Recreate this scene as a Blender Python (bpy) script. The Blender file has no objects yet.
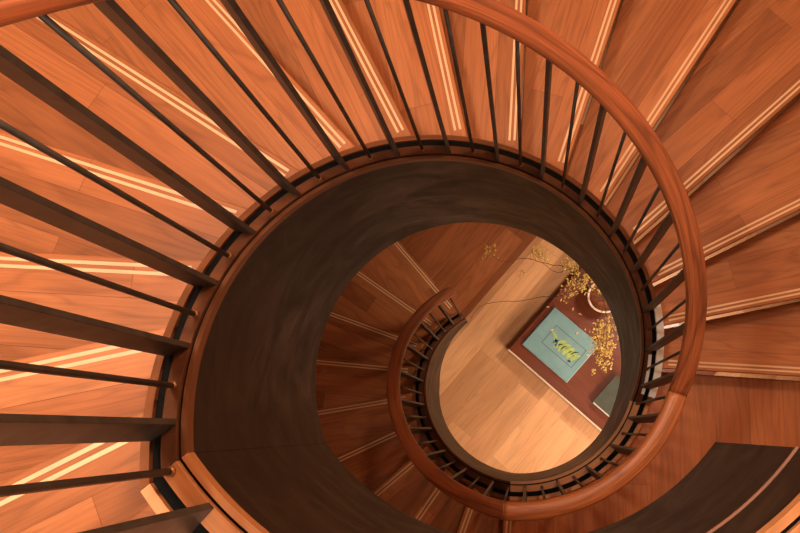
import bpy, bmesh, math, random
from mathutils import Vector, Matrix
random.seed(7)
C = bpy.context.scene.collection
S = 0.56                       # metres per well radius (all plan measures below are in radii)
PI = math.pi
TH0, DTH = math.radians(219.57), math.radians(14.97)
ZL, DZ = 3.03, 0.2955          # curb height at the lower landing, climb per baluster bay
KU, KL, KS, KE = 0.05, 15.97, 20.95, 30.1
ZTOP = 7.672
DZ = 0.2955
FL = 2.965                     # lower landing floor
RISE = (ZTOP - 0.035 - FL) / 16
ZG0 = 0.05
RISE_LOW = (FL - ZG0) / 10
FT = FL + 16 * RISE
ROUT = 3.3

def th(k): return TH0 - k * DTH
def zc(k):                     # height of the curb round the well: landing, flight, landing, flight
    pts = ((KU, ZTOP), (14.8, ZTOP - (14.8 - KU) * DZ), (KL, ZL), (KS, ZL), (21.9, ZL - 0.338), (40, ZL - 0.338 - 18.1 * DZ))
    if k <= KU: return ZTOP
    for (a, za), (b, zb) in zip(pts, pts[1:]):
        if k <= b: return za + (zb - za) * (k - a) / (b - a)
def pol(r, a, z): return (r * math.cos(a) * S, r * math.sin(a) * S, z * S)

# ---------------------------------------------------------------- materials
def nt(name, rough=0.5, metal=0.0, spec=0.5):
    m = bpy.data.materials.new(name); m.use_nodes = True
    t = m.node_tree; t.nodes.clear()
    o = t.nodes.new('ShaderNodeOutputMaterial'); b = t.nodes.new('ShaderNodeBsdfPrincipled')
    b.inputs['Roughness'].default_value = rough; b.inputs['Metallic'].default_value = metal
    b.inputs['Specular IOR Level'].default_value = spec
    t.links.new(b.outputs[0], o.inputs[0])
    return m, t, b
def N(t, kind, **kw):
    n = t.nodes.new(kind)
    for k, v in kw.items():
        if k in n.inputs: n.inputs[k].default_value = v
        else: setattr(n, k, v)
    return n
def ramp(t, stops):
    r = t.nodes.new('ShaderNodeValToRGB'); e = r.color_ramp.elements
    while len(e) < len(stops): e.new(0.5)
    for el, (p, c) in zip(e, stops): el.position = p; el.color = (*c, 1)
    return r
def mixc(t, fac, a, b, mode='MIX'):
    m = t.nodes.new('ShaderNodeMix'); m.data_type = 'RGBA'; m.blend_type = mode
    for sock, v in ((m.inputs[0], fac), (m.inputs[6], a), (m.inputs[7], b)):
        if isinstance(v, bpy.types.NodeSocket): t.links.new(v, sock)
        elif isinstance(v, (int, float)): sock.default_value = v
        else: sock.default_value = (*v, 1)
    return m.outputs[2]

def wood(name, c_dark, c_light, rough=0.4, plank=None, grain=1.0, seam=0.55, spec=0.5, coat=0.0):
    """plank = (length, width) in metres; UV u runs along the grain"""
    m, t, b = nt(name, rough, 0, spec)
    uv = N(t, 'ShaderNodeUVMap', uv_map='UVMap')
    mp = N(t, 'ShaderNodeMapping'); mp.inputs['Scale'].default_value = (1.3, 11, 1)
    t.links.new(uv.outputs[0], mp.inputs[0])
    vec = mp.outputs[0]
    tone = None
    if plank:
        br = N(t, 'ShaderNodeTexBrick', offset=0.37, squash=1.0)
        br.inputs['Scale'].default_value = 1.0
        br.inputs['Brick Width'].default_value = plank[0]; br.inputs['Row Height'].default_value = plank[1]
        br.inputs['Mortar Size'].default_value = 0.0009; br.inputs['Mortar Smooth'].default_value = 0.3
        br.inputs['Color1'].default_value = (0, 0, 0, 1); br.inputs['Color2'].default_value = (1, 1, 1, 1)
        br.inputs['Mortar'].default_value = (0.5, 0.5, 0.5, 1)
        t.links.new(uv.outputs[0], br.inputs['Vector'])
        # every plank gets a slice of grain of its own
        sc = N(t, 'ShaderNodeVectorMath', operation='SCALE'); sc.inputs['Scale'].default_value = 37.0
        t.links.new(br.outputs['Color'], sc.inputs[0])
        ad = N(t, 'ShaderNodeVectorMath', operation='ADD')
        t.links.new(vec, ad.inputs[0]); t.links.new(sc.outputs[0], ad.inputs[1]); vec = ad.outputs[0]
        tone = br
    n1 = N(t, 'ShaderNodeTexNoise'); n1.inputs['Scale'].default_value = 0.9; n1.inputs['Detail'].default_value = 2.5
    n1.inputs['Distortion'].default_value = 0.5
    t.links.new(vec, n1.inputs['Vector'])
    mul = N(t, 'ShaderNodeMath', operation='MULTIPLY'); mul.inputs[1].default_value = 9.0
    t.links.new(n1.outputs['Fac'], mul.inputs[0])
    pp = N(t, 'ShaderNodeMath', operation='PINGPONG'); pp.inputs[1].default_value = 0.5
    t.links.new(mul.outputs[0], pp.inputs[0])
    mp2 = N(t, 'ShaderNodeMapping'); mp2.inputs['Scale'].default_value = (6, 180, 1)
    t.links.new(uv.outputs[0], mp2.inputs[0])
    n2 = N(t, 'ShaderNodeTexNoise'); n2.inputs['Scale'].default_value = 1.0; n2.inputs['Detail'].default_value = 3
    t.links.new(mp2.outputs[0], n2.inputs['Vector'])
    n3 = N(t, 'ShaderNodeTexNoise'); n3.inputs['Scale'].default_value = 0.55; n3.inputs['Detail'].default_value = 3
    t.links.new(vec, n3.inputs['Vector'])
    g1 = ramp(t, [(0.0, (0.45,)*3), (0.2, (0.86,)*3), (0.5, (1,)*3)]); t.links.new(pp.outputs[0], g1.inputs[0])
    g2 = ramp(t, [(0.3, (0.55,)*3), (0.62, (1,)*3)]); t.links.new(n2.outputs['Fac'], g2.inputs[0])
    base = ramp(t, [(0.3, c_dark), (0.7, c_light)]); t.links.new(n3.outputs['Fac'], base.inputs[0])
    col = base.outputs[0]
    if tone:
        tr = ramp(t, [(0.0, (0.70, 0.66, 0.62)), (0.5, (1.0, 1.0, 1.0)), (1.0, (1.16, 1.18, 1.2))])
        t.links.new(tone.outputs['Color'], tr.inputs[0])
        col = mixc(t, 0.9, col, tr.outputs[0], 'MULTIPLY')
    col = mixc(t, 0.42 * grain, col, g1.outputs[0], 'MULTIPLY')
    col = mixc(t, 0.45 * grain, col, g2.outputs[0], 'MULTIPLY')
    if tone:
        sm = mixc(t, tone.outputs['Fac'], (1, 1, 1), (seam, seam * 0.9, seam * 0.85))
        col = mixc(t, 1.0, col, sm, 'MULTIPLY')
    t.links.new(col, b.inputs['Base Color'])
    bp = N(t, 'ShaderNodeBump'); bp.inputs['Strength'].default_value = 0.12; bp.inputs['Distance'].default_value = 0.002
    t.links.new(n2.outputs['Fac'], bp.inputs['Height']); t.links.new(bp.outputs[0], b.inputs['Normal'])
    if coat: b.inputs['Coat Weight'].default_value = coat; b.inputs['Coat Roughness'].default_value = 0.2
    return m
def mottled(name, c1, c2, rough, metal=0.0, scale=6.0, spec=0.5, stretch=(1, 1, 1), bump=0.1):
    m, t, b = nt(name, rough, metal, spec)
    tc = N(t, 'ShaderNodeTexCoord'); mp = N(t, 'ShaderNodeMapping'); mp.inputs['Scale'].default_value = stretch
    t.links.new(tc.outputs['Object'], mp.inputs[0])
    n = N(t, 'ShaderNodeTexNoise'); n.inputs['Scale'].default_value = scale; n.inputs['Detail'].default_value = 6
    n.inputs['Distortion'].default_value = 0.6
    t.links.new(mp.outputs[0], n.inputs['Vector'])
    r = ramp(t, [(0.3, c1), (0.7, c2)]); t.links.new(n.outputs['Fac'], r.inputs[0])
    t.links.new(r.outputs[0], b.inputs['Base Color'])
    if bump:
        bp = N(t, 'ShaderNodeBump'); bp.inputs['Strength'].default_value = bump; bp.inputs['Distance'].default_value = 0.003
        t.links.new(n.outputs['Fac'], bp.inputs['Height']); t.links.new(bp.outputs[0], b.inputs['Normal'])
    return m

def plaster(name):
    # trowelled dark plaster: streaks that swirl along the curve
    m, t, b = nt(name, 0.5, 0.0, 0.42)
    uv = N(t, 'ShaderNodeUVMap', uv_map='UVMap'); mp = N(t, 'ShaderNodeMapping')
    mp.inputs['Rotation'].default_value = (0, 0, 0.6); mp.inputs['Scale'].default_value = (3.0, 5.5, 1)
    t.links.new(uv.outputs[0], mp.inputs[0])
    n = N(t, 'ShaderNodeTexNoise'); n.inputs['Scale'].default_value = 1.2; n.inputs['Detail'].default_value = 7
    n.inputs['Roughness'].default_value = 0.62; n.inputs['Distortion'].default_value = 1.4
    t.links.new(mp.outputs[0], n.inputs['Vector'])
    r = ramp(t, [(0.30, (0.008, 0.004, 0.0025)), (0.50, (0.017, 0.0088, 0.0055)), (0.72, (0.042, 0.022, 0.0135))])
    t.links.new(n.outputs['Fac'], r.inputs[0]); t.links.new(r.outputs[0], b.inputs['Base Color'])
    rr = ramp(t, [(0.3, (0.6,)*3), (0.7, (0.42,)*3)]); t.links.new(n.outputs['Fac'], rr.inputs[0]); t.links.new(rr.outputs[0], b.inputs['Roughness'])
    bp = N(t, 'ShaderNodeBump'); bp.inputs['Strength'].default_value = 0.25; bp.inputs['Distance'].default_value = 0.004
    t.links.new(n.outputs['Fac'], bp.inputs['Height']); t.links.new(bp.outputs[0], b.inputs['Normal'])
    return m

M = {}
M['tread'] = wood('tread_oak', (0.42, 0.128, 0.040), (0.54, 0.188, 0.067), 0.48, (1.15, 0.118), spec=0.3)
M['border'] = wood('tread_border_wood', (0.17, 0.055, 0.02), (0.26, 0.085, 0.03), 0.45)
M['strip'] = wood('inlay_maple', (0.82, 0.50, 0.27), (0.88, 0.57, 0.33), 0.4, grain=0.4)
M['landing'] = wood('landing_oak', (0.42, 0.112, 0.029), (0.53, 0.158, 0.045), 0.4, (1.4, 0.14))
M['rail'] = wood('handrail_mahogany', (0.38, 0.092, 0.030), (0.62, 0.185, 0.066), 0.42, grain=2.1, coat=0.1)
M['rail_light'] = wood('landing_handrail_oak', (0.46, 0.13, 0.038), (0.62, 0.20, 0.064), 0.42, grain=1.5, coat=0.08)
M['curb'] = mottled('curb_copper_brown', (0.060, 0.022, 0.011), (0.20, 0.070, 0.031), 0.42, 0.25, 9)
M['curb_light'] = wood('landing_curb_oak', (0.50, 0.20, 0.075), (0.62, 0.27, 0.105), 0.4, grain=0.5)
M['trim'] = wood('stringer_trim_wood', (0.14, 0.048, 0.019), (0.22, 0.076, 0.030), 0.45, grain=0.8)
M['stringer'] = plaster('stringer_brown_plaster')
M['gap'] = mottled('gap_shade_black', (0.004, 0.004, 0.004), (0.008, 0.007, 0.007), 0.8, 0, 5, 0.1)  # near-black for the shade painted into the gap and groove
M['metal'] = mottled('blackened_steel', (0.040, 0.029, 0.023), (0.072, 0.055, 0.045), 0.5, 0.1, 30)
M['collar'] = mottled('copper_collar', (0.30, 0.13, 0.06), (0.42, 0.19, 0.09), 0.35, 0.6, 30)
M['white'] = mottled('light_patch_white', (0.86, 0.83, 0.78), (0.9, 0.87, 0.82), 0.55, 0, 8, bump=0)  # bright white that paints in the patch of light by the steps
M['floor'] = wood('hall_floor_oak', (0.58, 0.26, 0.11), (0.74, 0.37, 0.17), 0.4, (1.3, 0.17), grain=0.6)
M['platform'] = wood('bottom_platform_oak', (0.30, 0.085, 0.026), (0.40, 0.125, 0.04), 0.4, (1.2, 0.15))
M['wall'] = mottled('warm_plaster', (0.62, 0.42, 0.28), (0.68, 0.47, 0.32), 0.8, 0, 3)
M['table'] = wood('polished_dark_table', (0.13, 0.026, 0.009), (0.20, 0.042, 0.014), 0.3, spec=0.6, coat=0.3)
M['pale_edge'] = wood('pale_table_edge', (0.62, 0.42, 0.28), (0.70, 0.50, 0.36), 0.45, grain=0.3)
M['teal'] = mottled('teal_board', (0.145, 0.255, 0.265), (0.17, 0.29, 0.295), 0.5, 0, 20, bump=0.03)
M['teal_edge'] = mottled('pale_teal_edge', (0.32, 0.46, 0.43), (0.36, 0.50, 0.46), 0.5, 0, 20, bump=0)
M['teal_dark'] = mottled('dark_teal_line', (0.09, 0.14, 0.14), (0.10, 0.16, 0.16), 0.5, 0, 20, bump=0)
M['leafprint'] = mottled('yellow_green_print', (0.24, 0.34, 0.07), (0.40, 0.46, 0.13), 0.5, 0, 60, bump=0)
M['ink'] = mottled('dark_ink_print', (0.02, 0.035, 0.03), (0.03, 0.05, 0.04), 0.5, 0, 60, bump=0)
M['inkblue'] = mottled('blue_ink_print', (0.03, 0.09, 0.16), (0.05, 0.13, 0.2), 0.5, 0, 60, bump=0)
M['darkgreen'] = mottled('dark_green_cover', (0.035, 0.036, 0.022), (0.05, 0.05, 0.03), 0.6, 0, 20, bump=0)
M['pages'] = mottled('cream_pages', (0.62, 0.56, 0.44), (0.7, 0.63, 0.5), 0.7, 0, 40, bump=0)
M['terracotta'] = mottled('terracotta', (0.45, 0.15, 0.07), (0.55, 0.20, 0.09), 0.5, 0, 14)
M['rim'] = mottled('pale_glaze', (0.72, 0.50, 0.36), (0.8, 0.58, 0.43), 0.35, 0, 14, bump=0)
M['soil'] = mottled('soil', (0.16, 0.05, 0.02), (0.32, 0.10, 0.04), 0.9, 0, 40)
M['twig'] = mottled('brown_twig', (0.10, 0.045, 0.015), (0.17, 0.08, 0.03), 0.7, 0, 40)
M['blossom'] = mottled('yellow_blossom', (0.46, 0.25, 0.04), (0.80, 0.56, 0.16), 0.6, 0, 60, bump=0)
M['petal'] = mottled('fallen_petal', (0.65, 0.32, 0.12), (0.75, 0.42, 0.18), 0.6, 0, 60, bump=0)

# ---------------------------------------------------------------- helpers
def link(name, me, mat, parent=None, smooth=False, bevel=0):
    o = bpy.data.objects.new(name, me); C.objects.link(o)
    if mat: me.materials.append(mat)
    if smooth:
        for p in me.polygons: p.use_smooth = True
    if parent: o.parent = parent
    if bevel:
        b = o.modifiers.new('bevel', 'BEVEL'); b.width = bevel; b.segments = 2; b.limit_method = 'ANGLE'
    return o
def mesh(name, verts, faces, uvs=None, mat=None, parent=None, smooth=False, bevel=0):
    me = bpy.data.meshes.new(name); me.from_pydata(verts, [], faces)
    l = me.uv_layers.new(name='UVMap')
    if uvs:
        for p in me.polygons:
            for li, vi in zip(p.loop_indices, p.vertices): l.data[li].uv = uvs[vi]
    bm = bmesh.new(); bm.from_mesh(me); bmesh.ops.recalc_face_normals(bm, faces=bm.faces); bm.to_mesh(me); bm.free()
    me.update()
    return link(name, me, mat, parent, smooth, bevel)
def empty(name, loc, label, cat, group=None):
    o = bpy.data.objects.new(name, None); C.objects.link(o); o.location = loc
    o.empty_display_size = 0.1; o['label'] = label; o['category'] = cat
    if group: o['group'] = group
    return o
def tag(o, label, cat, group=None):
    o['label'] = label; o['category'] = cat
    if group: o['group'] = group
    return o
def samples(k0, k1, step=0.125):
    ks = [k0 + (k1 - k0) * i / max(1, int(math.ceil((k1 - k0) / step))) for i in range(int(math.ceil((k1 - k0) / step)) + 1)]
    for kn in (KU, 14.8, KL, KS, 21.9):
        if k0 < kn < k1 and min(abs(kn - q) for q in ks) > 1e-4: ks.append(kn)
    return sorted(ks)
def sweep(name, prof, k0, k1, mat, parent=None, zf=zc, smooth=False, caps=True, step=0.125, bevel=0, uvoff=0.0):
    """prof: closed outline of (r, dz) or a function of k giving it"""
    ks = samples(k0, k1, step); vs = []; uv = []; fs = []
    f = prof if callable(prof) else (lambda k: prof)
    n = len(f(ks[0]))
    for k in ks:
        p = f(k); d = 0
        for j, (r, h) in enumerate(p):
            if j: d += math.hypot(r - p[j-1][0], h - p[j-1][1])
            vs.append(pol(r, th(k), zf(k) + h)); uv.append((k * DTH * S + uvoff, d * S))
    for i in range(len(ks) - 1):
        for j in range(n):
            a, b = i * n + j, i * n + (j + 1) % n
            fs.append((a, b, b + n, a + n))
    if caps:
        fs.append(tuple(range(n))); fs.append(tuple((len(ks) - 1) * n + j for j in range(n)))
    return mesh(name, vs, fs, uv, mat, parent, smooth, bevel)
def box_between(name, p0, d, length, n, width, z0, z1, mat, parent, bevel=0):
    """box along horizontal direction d from p0 (metres), widened along n"""
    vs = []; uv = []
    for z in (z0, z1):
        for (u, w) in ((0, 0), (length, 0), (length, width), (0, width)):
            vs.append((p0[0] + d[0]*u + n[0]*w, p0[1] + d[1]*u + n[1]*w, z)); uv.append((u, w + (z - z0)))
    fs = [(0,1,2,3), (4,5,6,7), (0,1,5,4), (1,2,6,5), (2,3,7,6), (3,0,4,7)]
    return mesh(name, vs, fs, uv, mat, parent, False, bevel)

# ---------------------------------------------------------------- stair parts
R_IN, R_BORDER = 1.092, 1.092   # tread inner edge, inlay border
TT = 0.055                      # tread thickness (radii)
def sector(name, k_lo, k_hi, r0, r1, z, thick, mat, parent, bevel=0.004, uvoff=0.0, n=8, axis=None, row=0.118):
    """annular slab from angle k_lo (nosing) round to k_hi; u runs out along the nosing"""
    vs = []; uv = []; fs = []
    a0 = th(k_lo); ax = axis if axis is not None else a0
    e = (math.cos(ax), math.sin(ax)); nn = (-math.sin(ax), math.cos(ax))
    ring = []
    for i in range(n + 1): ring.append((r0, th(k_lo + (k_hi - k_lo) * i / n)))
    for i in range(n, -1, -1): ring.append((r1, th(k_lo + (k_hi - k_lo) * i / n)))
    m = len(ring)
    for zz in (z, z - thick):
        for r, a in ring:
            x, y, _ = pol(r, a, 0); vs.append((x, y, zz * S)); uv.append((x*e[0] + y*e[1] + uvoff, x*nn[0] + y*nn[1] + row * (int(uvoff * 3) + 0.25)))
    for i in range(n):
        j = m - 1 - i
        fs.append((i, i+1, j-1, j)); fs.append((m+i, m+j, m+j-1, m+i+1))
    for i in range(m): fs.append((i, (i+1) % m, m + (i+1) % m, m + i))
    return mesh(name, vs, fs, uv, mat, parent, False, bevel)
def strips(kn, z, parent, r1=ROUT - 0.02, offs=(0.0165, 0.0330), w=0.0076):
    a = th(kn); e = (math.cos(a), math.sin(a)); nn = (-math.sin(a), math.cos(a))
    for off in offs:
        p = (e[0]*1.158*S + nn[0]*(off - w/2), e[1]*1.158*S + nn[1]*(off - w/2))
        box_between('inlay_strip', p, e, (r1 - 1.158)*S, nn, w, (z - 0.004)*S, z*S + 0.0009, M['strip'], parent)
def step(kn, z, drop, parent, kspan=1.0, name='step'):
    """one step: tread board (the part) with border, riser and two inlay strips under it"""
    uvo = random.uniform(0, 9)
    t = sector(name, kn, kn - kspan, R_BORDER, ROUT, z, TT, M['tread'], parent, uvoff=uvo)
    # riser stands a little behind the nosing
    a = th(kn); e = (math.cos(a), math.sin(a)); nn = (-math.sin(a), math.cos(a))
    p = (e[0]*(R_IN + 0.01)*S + nn[0]*0.02, e[1]*(R_IN + 0.01)*S + nn[1]*0.02)
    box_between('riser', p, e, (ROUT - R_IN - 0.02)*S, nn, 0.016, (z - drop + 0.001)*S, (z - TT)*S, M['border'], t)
    strips(kn, z, t)
    return t

def db(k):      # how far the inner lining hangs below the curb
    if k < -5: return 1.2
    if k < KU: return 1.2 + (k + 5) / (KU + 5) * 0.175
    if k < 13.5: return 1.375
    if k < KL: return 1.375 - (k - 13.5) / (KL - 13.5) * 0.08
    return 1.295
def lining(k):
    lo = -db(k); z = zc(k)
    if z + lo < 0.0: lo = -z + 0.0
    lo = min(lo, -0.12)
    return [(0.948, -0.051), (0.948, lo), (1.0225, lo), (1.0225, -0.062), (0.968, -0.062), (0.968, -0.051)]
CURB = [(0.974, -0.058), (0.974, 0.0), (1.023, 0.0), (1.023, -0.058)]
TRIM = [(0.945, -0.050), (0.945, -0.010), (0.9645, -0.010), (0.9645, -0.050)]
GAP = [(1.0235, -0.30), (1.0235, -0.022), (1.0595, -0.022), (1.0595, -0.30)]
GROOVE = [(0.965, -0.045), (0.965, -0.018), (0.9735, -0.018), (0.9735, -0.045)]
BAND = [(1.060, -0.36), (1.060, -0.002), (1.0905, -0.002), (1.0905, -0.36)]
def well(parent, k0, k1, curb, trim, band):
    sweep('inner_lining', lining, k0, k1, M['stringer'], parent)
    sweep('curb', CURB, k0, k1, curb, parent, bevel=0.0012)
    sweep('trim', [(r, h) for r, h in TRIM], k0, k1, trim, parent)
    sweep('gap_shade', GAP, k0, k1, M['gap'], parent)  # black strip fills the open gap, painting in its shade
    sweep('groove_shade', GROOVE, k0, k1, M['gap'], parent)  # black strip paints the shade into the groove
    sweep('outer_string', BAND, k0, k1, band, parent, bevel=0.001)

up = empty('upper_stair_flight', pol(2.0, th(8), FL), 'upper flight of orange oak steps with light inlay strips, curving round the well', 'stairs')
lo = empty('lower_stair_flight', pol(2.0, th(25), 0), 'lower curved flight of shadowed red-brown steps running down to the ground floor', 'stairs')
land = empty('stair_landing', pol(2.0, th(18), FL), 'red-brown wooden half-way landing where the upper flight ends, below right of the well', 'landing')
top = empty('top_landing', pol(2.0, th(-3), FT), 'top landing with dark curved fascia and square end, nearest the viewer', 'landing')
OX = 0
def unparent_inv(o): pass

KN0 = 14.946
for i in range(15): step(KN0 - i, FL + RISE * (i + 1), RISE, up)
KN1 = 21.08
for j in range(1, 10): step(KN1 + j, FL - RISE_LOW * j, RISE_LOW, lo)
# landings carry the top nosing of the flight below them
def landing(parent, k_lo, k_hi, z, drop, mat, axis):
    f = sector('floor_boards', k_lo, k_hi, R_BORDER, ROUT, z, TT + 0.03, mat, parent, n=40, axis=axis)
    a = th(k_lo); e = (math.cos(a), math.sin(a)); nn = (-math.sin(a), math.cos(a))
    p = (e[0]*(R_IN + 0.01)*S + nn[0]*0.02, e[1]*(R_IN + 0.01)*S + nn[1]*0.02)
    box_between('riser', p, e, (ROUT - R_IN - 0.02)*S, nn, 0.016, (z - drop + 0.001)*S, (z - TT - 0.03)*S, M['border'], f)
    strips(k_lo, z, f)
landing(land, KN1, KN0 + 0.02, FL, RISE_LOW, M['landing'], math.radians(88))
landing(top, KN0 - 15, -6.75, FT, RISE, M['tread'], math.radians(180))
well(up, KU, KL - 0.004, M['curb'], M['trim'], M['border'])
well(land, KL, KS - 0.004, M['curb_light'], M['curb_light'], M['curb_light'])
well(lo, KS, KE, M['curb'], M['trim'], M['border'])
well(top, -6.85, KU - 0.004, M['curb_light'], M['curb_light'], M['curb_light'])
sweep('fascia_bead', [(0.948, -0.312), (0.942, -0.309), (0.942, -0.301), (0.948, -0.298)], -6.85, -3.6, M['border'], top)
# end platform at the foot of the lower flight: straight front edge towards the hall
def platform():
    z = ZG0; pts = []
    A = (-0.655, 0.745); d = (math.cos(math.radians(48.2)), math.sin(math.radians(48.2)))
    t1 = 0.0
    # far end where the front edge meets the outer wall
    b = A[0]*d[0] + A[1]*d[1]; c = A[0]**2 + A[1]**2 - ROUT**2
    t1 = -b + math.sqrt(b*b - c)
    F = (A[0] + d[0]*t1, A[1] + d[1]*t1)
    a_end = math.atan2(F[1], F[0]); a_st = th(KN1 + 9) % (2*PI)
    a_A = math.atan2(A[1], A[0])
    n = 16; vs = []; uv = []; fs = []
    A = (math.cos(a_A) * 0.995, math.sin(a_A) * 0.995)
    for zz in (z, 0.001):
        for i in range(n + 1):
            q = i / n; a = a_st + (a_end - a_st) * q
            for x, y in ((A[0] + (F[0] - A[0]) * q * 0.999, A[1] + (F[1] - A[1]) * q * 0.999), (ROUT * math.cos(a), ROUT * math.sin(a))):
                vs.append((x*S, y*S, zz*S)); uv.append(((x*d[0] + y*d[1])*S, (-x*d[1] + y*d[0])*S))
    m = 2 * (n + 1)
    for i in range(n):
        p = 2 * i
        fs += [(p, p+1, p+3, p+2), (m+p, m+p+2, m+p+3, m+p+1), (p, p+2, m+p+2, m+p), (p+1, m+p+1, m+p+3, p+3)]
    fs += [(0, m, m+1, 1), (2*n, 2*n+1, m+2*n+1, m+2*n)]
    return mesh('bottom_platform', vs, fs, uv, M['platform'], lo)
platform()
# patch of light beside the lowest upper steps, painted in as white strips
w = sweep('light_patch_strip', [(1.0565, -0.14), (1.0565, 0.010), (1.108, 0.010), (1.108, -0.14)], 13.35, 15.72, M['white'], up)
w['label'] = 'white strip painted as a patch of light'
w = sweep('light_patch_strip', [(1.000, -0.05), (1.000, 0.006), (1.0238, 0.006), (1.0238, -0.05)], 14.62, 15.70, M['white'], up)
w['label'] = 'white strip painted as a patch of light'

# ---------------------------------------------------------------- railings
RC, RZ, RW, RH = 1.0085, 1.642, 0.055, 0.046
def rail_prof(scale=1.0):
    out = []
    for i in range(24):
        a = 2*PI*i/24; c, s = math.cos(a), math.sin(a); n = 2.6
        x = RW * scale * abs(c)**(2/n) * (1 if c > 0 else -1); z = RH * scale * abs(s)**(2/n) * (1 if s > 0 else -1)
        out.append((RC + x, RZ + z))
    return out
def handrail(parent, k0, k1, mat, round_end=False):
    if round_end:
        f = lambda k: rail_prof(1.0 if k < k1 - 0.25 else max(0.05, math.sqrt(max(0, 1 - ((k - k1 + 0.25)/0.25)**2))))
        return sweep('handrail', f, k0, k1, mat, parent, smooth=True, step=0.03)
    return sweep('handrail', rail_prof(), k0, k1, mat, parent, smooth=True, step=0.1)
def tube(vs, fs, c, r, z0, z1, n=10):
    b = len(vs)
    for z in (z0, z1):
        for i in range(n): vs.append((c[0] + r*math.cos(2*PI*i/n), c[1] + r*math.sin(2*PI*i/n), z))
    for i in range(n): fs.append((b+i, b+(i+1) % n, b+n+(i+1) % n, b+n+i))
    fs.append(tuple(b+i for i in range(n))); fs.append(tuple(b+n+i for i in range(n)))
def rod(k, parent):
    c = pol(1.0, th(k), 0); z0 = zc(k)*S + 0.003; z1 = (zc(k) + RZ - 0.02)*S
    vs, fs = [], []; tube(vs, fs, c, 0.0050, z0 - 0.004, z1)
    o = mesh('round_baluster', vs, fs, None, M['metal'], parent, True)
    vs, fs = [], []; tube(vs, fs, c, 0.0076, z0 - 0.004, z0 + 0.003, 14)
    mesh('foot_collar', vs, fs, None, M['collar'], o, True)
def bar(k, parent):
    a = th(k); e = (math.cos(a), math.sin(a)); nn = (-e[1], e[0])
    r0, r1, w = 0.974, 1.056, 0.019
    dk = w / DTH / 2
    slope = (zc(k + 0.02) - zc(k - 0.02)) / 0.04 / DTH    # curb fall per unit of clockwise arc
    vs = []
    for top_ in (0, 1):
        for r in (r0, r1):
            for s in (-1, 1):
                arc = -s * w / 2
                z = zc(k) + slope*arc if not top_ else zc(k) + RZ - 0.02 + slope*arc
                vs.append(((r*e[0] + nn[0]*s*w/2)*S, (r*e[1] + nn[1]*s*w/2)*S, z*S))
    fs = [(0,1,3,2), (4,5,7,6), (0,1,5,4), (2,3,7,6), (0,2,6,4), (1,3,7,5)]
    mesh('flat_baluster', vs, fs, None, M['metal'], parent, False, 0.001)
rails = {}
def railing(name, label, k0, k1, mat, loc_k, rods, bars, end=False):
    r = empty(name, pol(1.0, th(loc_k), zc(loc_k)), label, 'railing')
    handrail(r, k0, k1, mat, end)
    for k in rods: rod(k, r)
    for k in bars: bar(k, r)
    return r
railing('stair_railing', 'upper flight railing, dark steel balusters fanning out under a long mahogany handrail', KU, KL - 0.004, M['rail'], 8, range(1, 16), [k + 0.5 for k in range(0, 16) if k < 15.4])
railing('landing_railing', 'level landing railing with lighter orange-brown handrail between two joints', KL, KS - 0.004, M['rail_light'], 18, range(16, 21), [k + 0.5 for k in range(16, 21)])
railing('stair_railing', 'lower flight railing with thin mahogany handrail ending in a rounded tip by the ground floor', KS, 30.35, M['rail'], 25, range(21, 31), [k + 0.5 for k in range(21, 30)], True)
railing('landing_railing', 'top landing railing around the dark curved fascia nearest the viewer', -6.6, KU - 0.004, M['rail_light'], -3, range(-6, 1), [k - 0.5 for k in range(-5, 1)])

# ---------------------------------------------------------------- the setting
def ring_wall(name, r0, r1, z0, z1, mat, n=72):
    vs, fs, uv = [], [], []
    for i in range(n):
        a = 2*PI*i/n
        for r, z in ((r0, z0), (r0, z1), (r1, z1), (r1, z0)): vs.append(pol(r, a, z)); uv.append((a, z))
    for i in range(n):
        j = (i+1) % n
        for q in range(4): fs.append((i*4+q, i*4+(q+1) % 4, j*4+(q+1) % 4, j*4+q))
    return mesh(name, vs, fs, uv, mat)
def disc(name, r, z0, z1, mat, ang=0.0, n=72):
    vs, uv = [], []
    for z in (z0, z1):
        for i in range(n):
            x, y, zz = pol(r, 2*PI*i/n, z); vs.append((x, y, zz))
            uv.append((x*math.cos(ang) + y*math.sin(ang), -x*math.sin(ang) + y*math.cos(ang)))
    fs = [tuple(range(n)), tuple(range(n, 2*n))] + [(i, (i+1) % n, n + (i+1) % n, n + i) for i in range(n)]
    return mesh(name, vs, fs, uv, mat)
FANG = math.radians(48.2)
disc('floor', 3.5, -0.2, 0.0, M['floor'], FANG)['kind'] = 'structure'
ring_wall('wall_stairwell', 3.305, 3.5, 0.0, 12.2, M['wall'])['kind'] = 'structure'
disc('ceiling', 3.5, 12.2, 12.4, M['wall'])['kind'] = 'structure'

# ---------------------------------------------------------------- ground floor furniture
# camera frame numbers are used only to survey where the furniture stands
CAMP = (0.081, -0.537, 9.512)
MR = ((0.988, -0.032, -0.154), (0.0, -0.979, 0.203), (-0.157, -0.201, -0.967))
def at(px, py, z):
    c = ((px - 400)/784.2, (py - 266.5)/784.2, 1.0)
    w = [sum(MR[i][j]*c[j] for j in range(3)) for i in range(3)]
    t = (z - CAMP[2])/w[2]
    return Vector(((w[0]*t + CAMP[0])*S, (w[1]*t + CAMP[1])*S, z*S))
da = (math.cos(math.radians(47.5)), math.sin(math.radians(47.5)))
dbv = (math.cos(math.radians(-42.5)), math.sin(math.radians(-42.5)))
def loc(o, u, v): return ((o[0] + dbv[0]*u + da[0]*v)*S, (o[1] + dbv[1]*u + da[1]*v)*S)
def slab(name, o, u0, u1, v0, v1, z0, z1, mat, parent=None, bevel=0.0):
    return box_between(name, loc(o, u0, v0), dbv, (u1-u0)*S, da, (v1-v0)*S, z0*S, z1*S, mat, parent, bevel)
TZ = 0.18
def flat(p): return (p.x / S, p.y / S)
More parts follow.
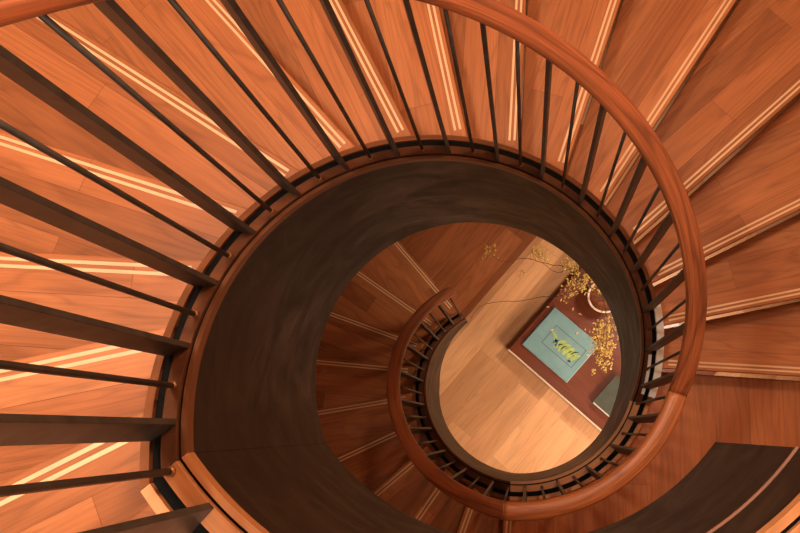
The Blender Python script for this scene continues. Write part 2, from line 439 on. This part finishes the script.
T0 = flat(at(509, 349, TZ))
tb = empty('low_table', (*loc(T0, 0.9, 0.75), 0), 'low dark polished wooden table with a pale front edge on the ground floor', 'table')
slab('table_top', T0, 0, 1.9, 0.0, 1.5, TZ - 0.07, TZ, M['table'], tb, 0.002)
slab('front_edge', T0, 0, 1.9, -0.020, -0.001, TZ - 0.11, TZ + 0.004, M['pale_edge'], tb)
slab('apron', T0, 0.06, 1.84, 0.06, 0.09, TZ - 0.11, TZ - 0.07, M['table'], tb)
for u in (0.05, 1.75):
    for v in (0.02, 1.38): slab('leg', T0, u, u + 0.1, v, v + 0.1, 0, TZ - 0.07, M['table'], tb)
# teal board with a printed leaf motif
B0 = flat(at(522, 344, TZ + 0.045)); B1 = flat(at(566, 383.5, TZ + 0.045)); B2 = flat(at(557, 309, TZ + 0.045))
tr = empty('picture_board', (*loc(B0, 0.32, 0.27), TZ*S), 'square teal board printed with a yellow-green leaf motif, lying on the low dark table', 'board')
BU, BV, BZ = math.dist(B0, B1), math.dist(B0, B2), TZ + 0.045
slab('base', B0, 0, BU, 0, BV, TZ + 0.003, BZ - 0.012, M['teal_edge'], tr, 0.001)
slab('cover', B0, 0.006, BU - 0.006, 0.006, BV - 0.004, BZ - 0.012, BZ, M['teal'], tr, 0.001)
def frame(u0, u1, v0, v1, w, z, mat, parent, name='printed_frame'):
    vs, fs = [], []
    for (a, b) in ((u0, v0), (u1, v0), (u1, v1), (u0, v1), (u0+w, v0+w), (u1-w, v0+w), (u1-w, v1-w), (u0+w, v1-w)):
        x, y = loc(B0, a*BU, b*BV); vs.append((x, y, z*S))
    for q in range(4): fs.append((q, (q+1) % 4, 4 + (q+1) % 4, 4 + q))
    b = len(vs); vs += [(x, y, z0 - 0.0006) for x, y, z0 in vs]
    fs += [tuple(v + b for v in f) for f in fs]
    return mesh(name, vs, fs, None, mat, parent)
frame(0.225, 0.90, 0.275, 0.745, 0.018, BZ + 0.0015, M['teal_dark'], tr)
def leaf(u0, v0, u1, v1, w, mat, name, dz=0.002):
    n = 8; L = math.hypot((u1-u0)*BU, (v1-v0)*BV); top_, bot = [], []
    du, dv = (u1-u0)*BU, (v1-v0)*BV; pu, pv = -dv/L, du/L
    for i in range(n + 1):
        t = i/n; ww = w*math.sin(PI*min(1, t*0.9 + 0.05))**0.8
        bend = 0.12*L*math.sin(PI*t)
        cu, cv = u0*BU + du*t + pu*bend, v0*BV + dv*t + pv*bend
        top_.append((cu + pu*ww, cv + pv*ww)); bot.append((cu - pu*ww, cv - pv*ww))
    ring = top_ + bot[::-1]; vs = []
    for z in (BZ + dz, BZ + dz - 0.0015): vs += [(*loc(B0, a, b), z*S) for a, b in ring]
    m = len(ring)
    fs = [(i, i+1, m-2-i, m-1-i) for i in range(n)] + [(m+i, m+i+1, 2*m-2-i, 2*m-1-i) for i in range(n)]
    fs += [(i, (i+1) % m, m+(i+1) % m, m+i) for i in range(m)]
    mesh(name, vs, fs, None, mat, tr)
for (a, b, c, d, w_) in ((0.24, 0.60, 0.40, 0.50, 0.016), (0.45, 0.36, 0.55, 0.62, 0.030), (0.54, 0.36, 0.64, 0.62, 0.032), (0.63, 0.36, 0.73, 0.61, 0.033),
                         (0.72, 0.36, 0.81, 0.60, 0.032), (0.80, 0.36, 0.88, 0.58, 0.026), (0.33, 0.52, 0.46, 0.40, 0.018)):
    leaf(a, b, c, d, w_, M['leafprint'], 'printed_leaf')
for (a, b, c, d, w_) in ((0.56, 0.40, 0.60, 0.56, 0.008), (0.74, 0.47, 0.82, 0.61, 0.009), (0.77, 0.33, 0.82, 0.37, 0.014), (0.48, 0.44, 0.52, 0.52, 0.010)):
    leaf(a, b, c, d, w_, M['ink'], 'printed_stroke', 0.003)
for (a, b, c, d, w_) in ((0.36, 0.52, 0.46, 0.42, 0.016), (0.38, 0.42, 0.44, 0.54, 0.014)):
    leaf(a, b, c, d, w_, M['inkblue'], 'printed_flower', 0.003)
# dark green book
D0 = flat(at(593, 403, TZ + 0.08))
bk = empty('book', (*loc(D0, 0.35, 0.2), TZ*S), 'dark green closed book with pale page edges at the end of the low table', 'book')
slab('pages', D0, 0.0, 0.55, 0.0, 0.40, TZ + 0.01, TZ + 0.08, M['pages'], bk)
slab('cover', D0, -0.01, 0.56, 0.012, 0.41, TZ + 0.08, TZ + 0.092, M['darkgreen'], bk)
slab('cover', D0, -0.01, 0.56, 0.0, 0.41, TZ + 0.003, TZ + 0.01, M['darkgreen'], bk)

PC = at(604, 297, TZ + 0.2); px_, py_ = PC.x, PC.y
plant = empty('potted_plant', (px_, py_, TZ*S), 'pale-rimmed terracotta bowl of yellow blossom sprays on the low table', 'plant')
def lathe(name, prof, c, mat, parent, n=28):
    vs, fs = [], []; m = len(prof)
    for i in range(n):
        a = 2*PI*i/n
        for r, z in prof: vs.append((c[0] + r*S*math.cos(a), c[1] + r*S*math.sin(a), z*S))
    for i in range(n):
        for q in range(m): fs.append((i*m+q, i*m+(q+1) % m, ((i+1) % n)*m+(q+1) % m, ((i+1) % n)*m+q))
    return mesh(name, vs, fs, None, mat, parent, True)
lathe('pot', [(0.09, TZ+0.004), (0.13, TZ+0.004), (0.17, TZ+0.14), (0.185, TZ+0.22), (0.17, TZ+0.22), (0.158, TZ+0.14), (0.12, TZ+0.03), (0.09, TZ+0.02)], PC, M['terracotta'], plant)
lathe('rim', [(0.168, TZ+0.215), (0.190, TZ+0.215), (0.192, TZ+0.238), (0.168, TZ+0.238)], PC, M['rim'], plant)
lathe('soil', [(0.0001, TZ+0.08), (0.138, TZ+0.08), (0.155, TZ+0.16), (0.0001, TZ+0.17)], PC, M['soil'], plant)
def polytube(pts, r0, r1, n=6):
    vs, fs = [], []
    for i, p in enumerate(pts):
        d = (pts[min(i+1, len(pts)-1)] - pts[max(i-1, 0)]).normalized()
        u = d.orthogonal().normalized(); v = d.cross(u); r = r0 + (r1-r0)*i/(len(pts)-1)
        for q in range(n):
            a = 2*PI*q/n; vs.append(p + (u*math.cos(a) + v*math.sin(a))*r)
    for i in range(len(pts)-1):
        for q in range(n): fs.append((i*n+q, i*n+(q+1) % n, (i+1)*n+(q+1) % n, (i+1)*n+q))
    fs.append(tuple(range(n))); fs.append(tuple((len(pts)-1)*n+q for q in range(n)))
    return vs, fs
def blossoms(centres, parent):
    vs, fs = [], []
    for c, rad in centres:
        for _ in range(5):
            # a cupped petal
            d = Vector((random.gauss(0, 1), random.gauss(0, 1), random.gauss(0.5, 0.7))).normalized()
            u = d.orthogonal().normalized(); v = d.cross(u); b = len(vs); n = 6
            vs.append(c + d*rad*0.2)
            for q in range(n):
                a = 2*PI*q/n; vs.append(c + d*rad*random.uniform(0.5, 0.9) + (u*math.cos(a) + v*math.sin(a))*rad*0.55)
            vs.append(c + d*rad*1.0)
            for q in range(n): fs.append((b, b+1+q, b+1+(q+1) % n)); fs.append((b+n+1, b+1+(q+1) % n, b+1+q))
    o = mesh('blossoms', vs, fs, None, M['blossom'], parent); o['kind'] = 'stuff'
    return o
def spray(path, heights, clusters, r=0.0028):
    ctrl = [Vector((px_ + random.uniform(-.03, .03), py_ + random.uniform(-.03, .03), (TZ+0.15)*S))] + [at(x, y, h) for (x, y), h in zip(path, heights)]
    pts = []
    for i in range(len(ctrl)-1):                      # Catmull-Rom
        p0, p1, p2, p3 = ctrl[max(i-1, 0)], ctrl[i], ctrl[i+1], ctrl[min(i+2, len(ctrl)-1)]
        for s in range(8):
            t = s/8; pts.append(0.5*((2*p1) + (p2-p0)*t + (2*p0-5*p1+4*p2-p3)*t*t + (3*p1-p0-3*p2+p3)*t**3) + Vector((random.gauss(0, .002), random.gauss(0, .002), random.gauss(0, .002))))
    pts.append(ctrl[-1])
    vs, fs = polytube(pts, r, 0.0012)
    tw = mesh('spray', vs, fs, None, M['twig'], plant, True)
    cs = []
    for (x, y, h, n, sp) in clusters:
        for _ in range(int(n*4.0)):
            cs.append((at(x + random.gauss(0, sp*1.5), y + random.gauss(0, sp*1.5), h + random.gauss(0, 0.05)), random.uniform(0.0045, 0.0085)))
    if cs: blossoms(cs, tw)
spray([(585, 281), (572, 270), (556, 272), (543, 263), (534, 253)], [1.05, 1.15, 1.1, 1.05, 1.0], [(572, 270, 1.15, 10, 2.6), (567, 262, 1.15, 6, 2), (543, 254, 1.02, 9, 3), (534, 252, 1.0, 7, 2.2), (548, 261, 1.05, 3, 1.5)])
spray([(580, 290), (560, 296), (541, 297), (520, 301), (496, 302), (478, 308), (466, 327)], [1.1, 1.0, 0.85, 0.7, 0.6, 0.5, 0.45], [(566, 295, 1.05, 5, 2.2), (572, 293, 1.05, 3, 1.5)])
spray([(590, 277), (570, 268), (548, 264), (525, 258), (505, 262), (490, 254), (488, 248)], [1.05, 1.1, 1.0, 0.9, 0.8, 0.8, 0.8], [(489, 252, 0.8, 6, 2.6), (521, 274, 0.85, 3, 1.5)])
spray([(592, 288), (580, 286), (568, 284)], [1.1, 1.2, 1.2], [(580, 286, 1.2, 10, 3.0), (570, 284, 1.2, 9, 2.2), (585, 278, 1.2, 6, 2.5)])
spray([(600, 318), (596, 332), (594, 342), (597, 352)], [1.1, 1.2, 1.2, 1.1], [(597, 332, 1.2, 16, 3.2), (603, 340, 1.15, 20, 3.5), (596, 347, 1.15, 9, 2.5)])
spray([(607, 320), (607, 336), (606, 350), (603, 366)], [1.1, 1.25, 1.2, 1.0], [(608, 326, 1.2, 14, 3.2), (607, 348, 1.2, 20, 3.0), (602, 358, 1.1, 12, 3), (606, 365, 1.0, 8, 2.4), (594, 371, 0.7, 2, 1)])
spray([(598, 282), (594, 276), (588, 270)], [1.1, 1.2, 1.2], [(594, 277, 1.2, 10, 3), (601, 288, 1.2, 10, 3), (588, 271, 1.2, 7, 2.5)])
for n_, (x, y) in enumerate([(561, 300), (577, 333), (548, 307), (588, 355), (552, 330), (573, 309), (580, 314)]):
    onb = n_ in (1, 3, 4)
    z = BZ + 0.002 if onb else TZ + 0.002
    p = at(x, y, z); vs, fs = [], []
    a = random.uniform(0, 6.28); L, W = 0.014, 0.006
    for (u, v, h) in ((-1, 0, 0), (0, -1, .001), (1, 0, .004), (0, 1, .001), (0, 0, .0025), (0, 0, -.0004)):
        vs.append((p.x + L*u*math.cos(a) - W*v*math.sin(a), p.y + L*u*math.sin(a) + W*v*math.cos(a), p.z + h))
    for q in range(4): fs.append((q, (q+1) % 4, 4)); fs.append(((q+1) % 4, q, 5))
    on_what = 'teal board' if onb else 'dark table top'
    tag(mesh('fallen_petal', vs, fs, None, M['petal']), {0: 'orange petal on the dark table just above the teal board, towards the pot', 1: 'orange petal on the right margin of the teal board beside the blossoms',
         2: 'orange petal on the dark table nearest the bare floorboards, above the board', 3: 'orange petal at the right corner of the teal board near the blossoms',
         4: 'orange petal on the upper left margin of the teal board', 5: 'orange petal on the dark table between the board and the pot, upper of two',
         6: 'orange petal on the dark table between the board and the pot, lower of two'}[n_], 'petal', 'fallen petals')

# parents: keep parts where they were built
bpy.context.view_layer.update()
for o in C.objects:
    if o.parent is not None:
        r = o.parent
        while r.parent: r = r.parent
        if o.parent is r: o.matrix_parent_inverse = Matrix.Translation(-r.location)

# ---------------------------------------------------------------- lights
def area(name, loc_, target, size, power, col, shape='DISK', spread=PI):
    l = bpy.data.lights.new(name, 'AREA'); l.shape = shape; l.size = size; l.energy = power; l.color = col; l.spread = spread
    o = bpy.data.objects.new(name, l); C.objects.link(o); o.location = loc_
    o.rotation_euler = (Vector(target) - Vector(loc_)).to_track_quat('-Z', 'Y').to_euler()
    return o
WARM = (1.0, 0.80, 0.60); KEY = (1.0, 0.82, 0.62)
area('stair_lamp_light', (-1.05, 0.38, 6.55), (-0.35, 0.4, 3.6), 0.45, 60, (1.0, 0.92, 0.77))
area('stair_warm_fill', (0.85, 1.30, 6.00), (0.6, 0.2, 2.6), 0.4, 38, (1.0, 0.66, 0.40))  # unseen warm fill added to brighten the right-hand treads
area('stair_south_fill', (0.0, -1.0, 5.7), (0.0, 0.55, 3.3), 0.7, 24, (1.0, 0.88, 0.74))  # unseen fill added from the south, no window stands there
area('hall_lamp_light', (1.05, -1.05, 1.42), (0.05, 0.05, 0.0), 0.8, 20, WARM, spread=1.9)
area('hall_lamp_light', (1.30, 0.72, 1.66), (0.2, 0.3, 0.0), 0.4, 11, WARM, spread=2.0)
W = bpy.data.worlds.new('world'); bpy.context.scene.world = W; W.use_nodes = True
W.node_tree.nodes['Background'].inputs[0].default_value = (1.0, 0.75, 0.55, 1); W.node_tree.nodes['Background'].inputs[1].default_value = 0.1

# ---------------------------------------------------------------- camera
cd = bpy.data.cameras.new('camera'); cd.sensor_width = 36; cd.lens = 784.2 * 36 / 800; cd.clip_start = 0.02
cam = bpy.data.objects.new('camera', cd); C.objects.link(cam)
right = Vector(MR[i][0] for i in range(3)); up_ = -Vector(MR[i][1] for i in range(3)); back = -Vector(MR[i][2] for i in range(3))
right.normalize(); back.normalize(); up_ = back.cross(right).normalized(); right = up_.cross(back)
m = Matrix((right, up_, back)).transposed().to_4x4(); m.translation = Vector(CAMP) * S
cam.matrix_world = m
sc = bpy.context.scene; sc.camera = cam
sc.view_settings.view_transform = 'Standard'; sc.view_settings.look = 'None'; sc.view_settings.gamma = 1; sc.view_settings.exposure = 0
sc.view_settings.use_curve_mapping = False
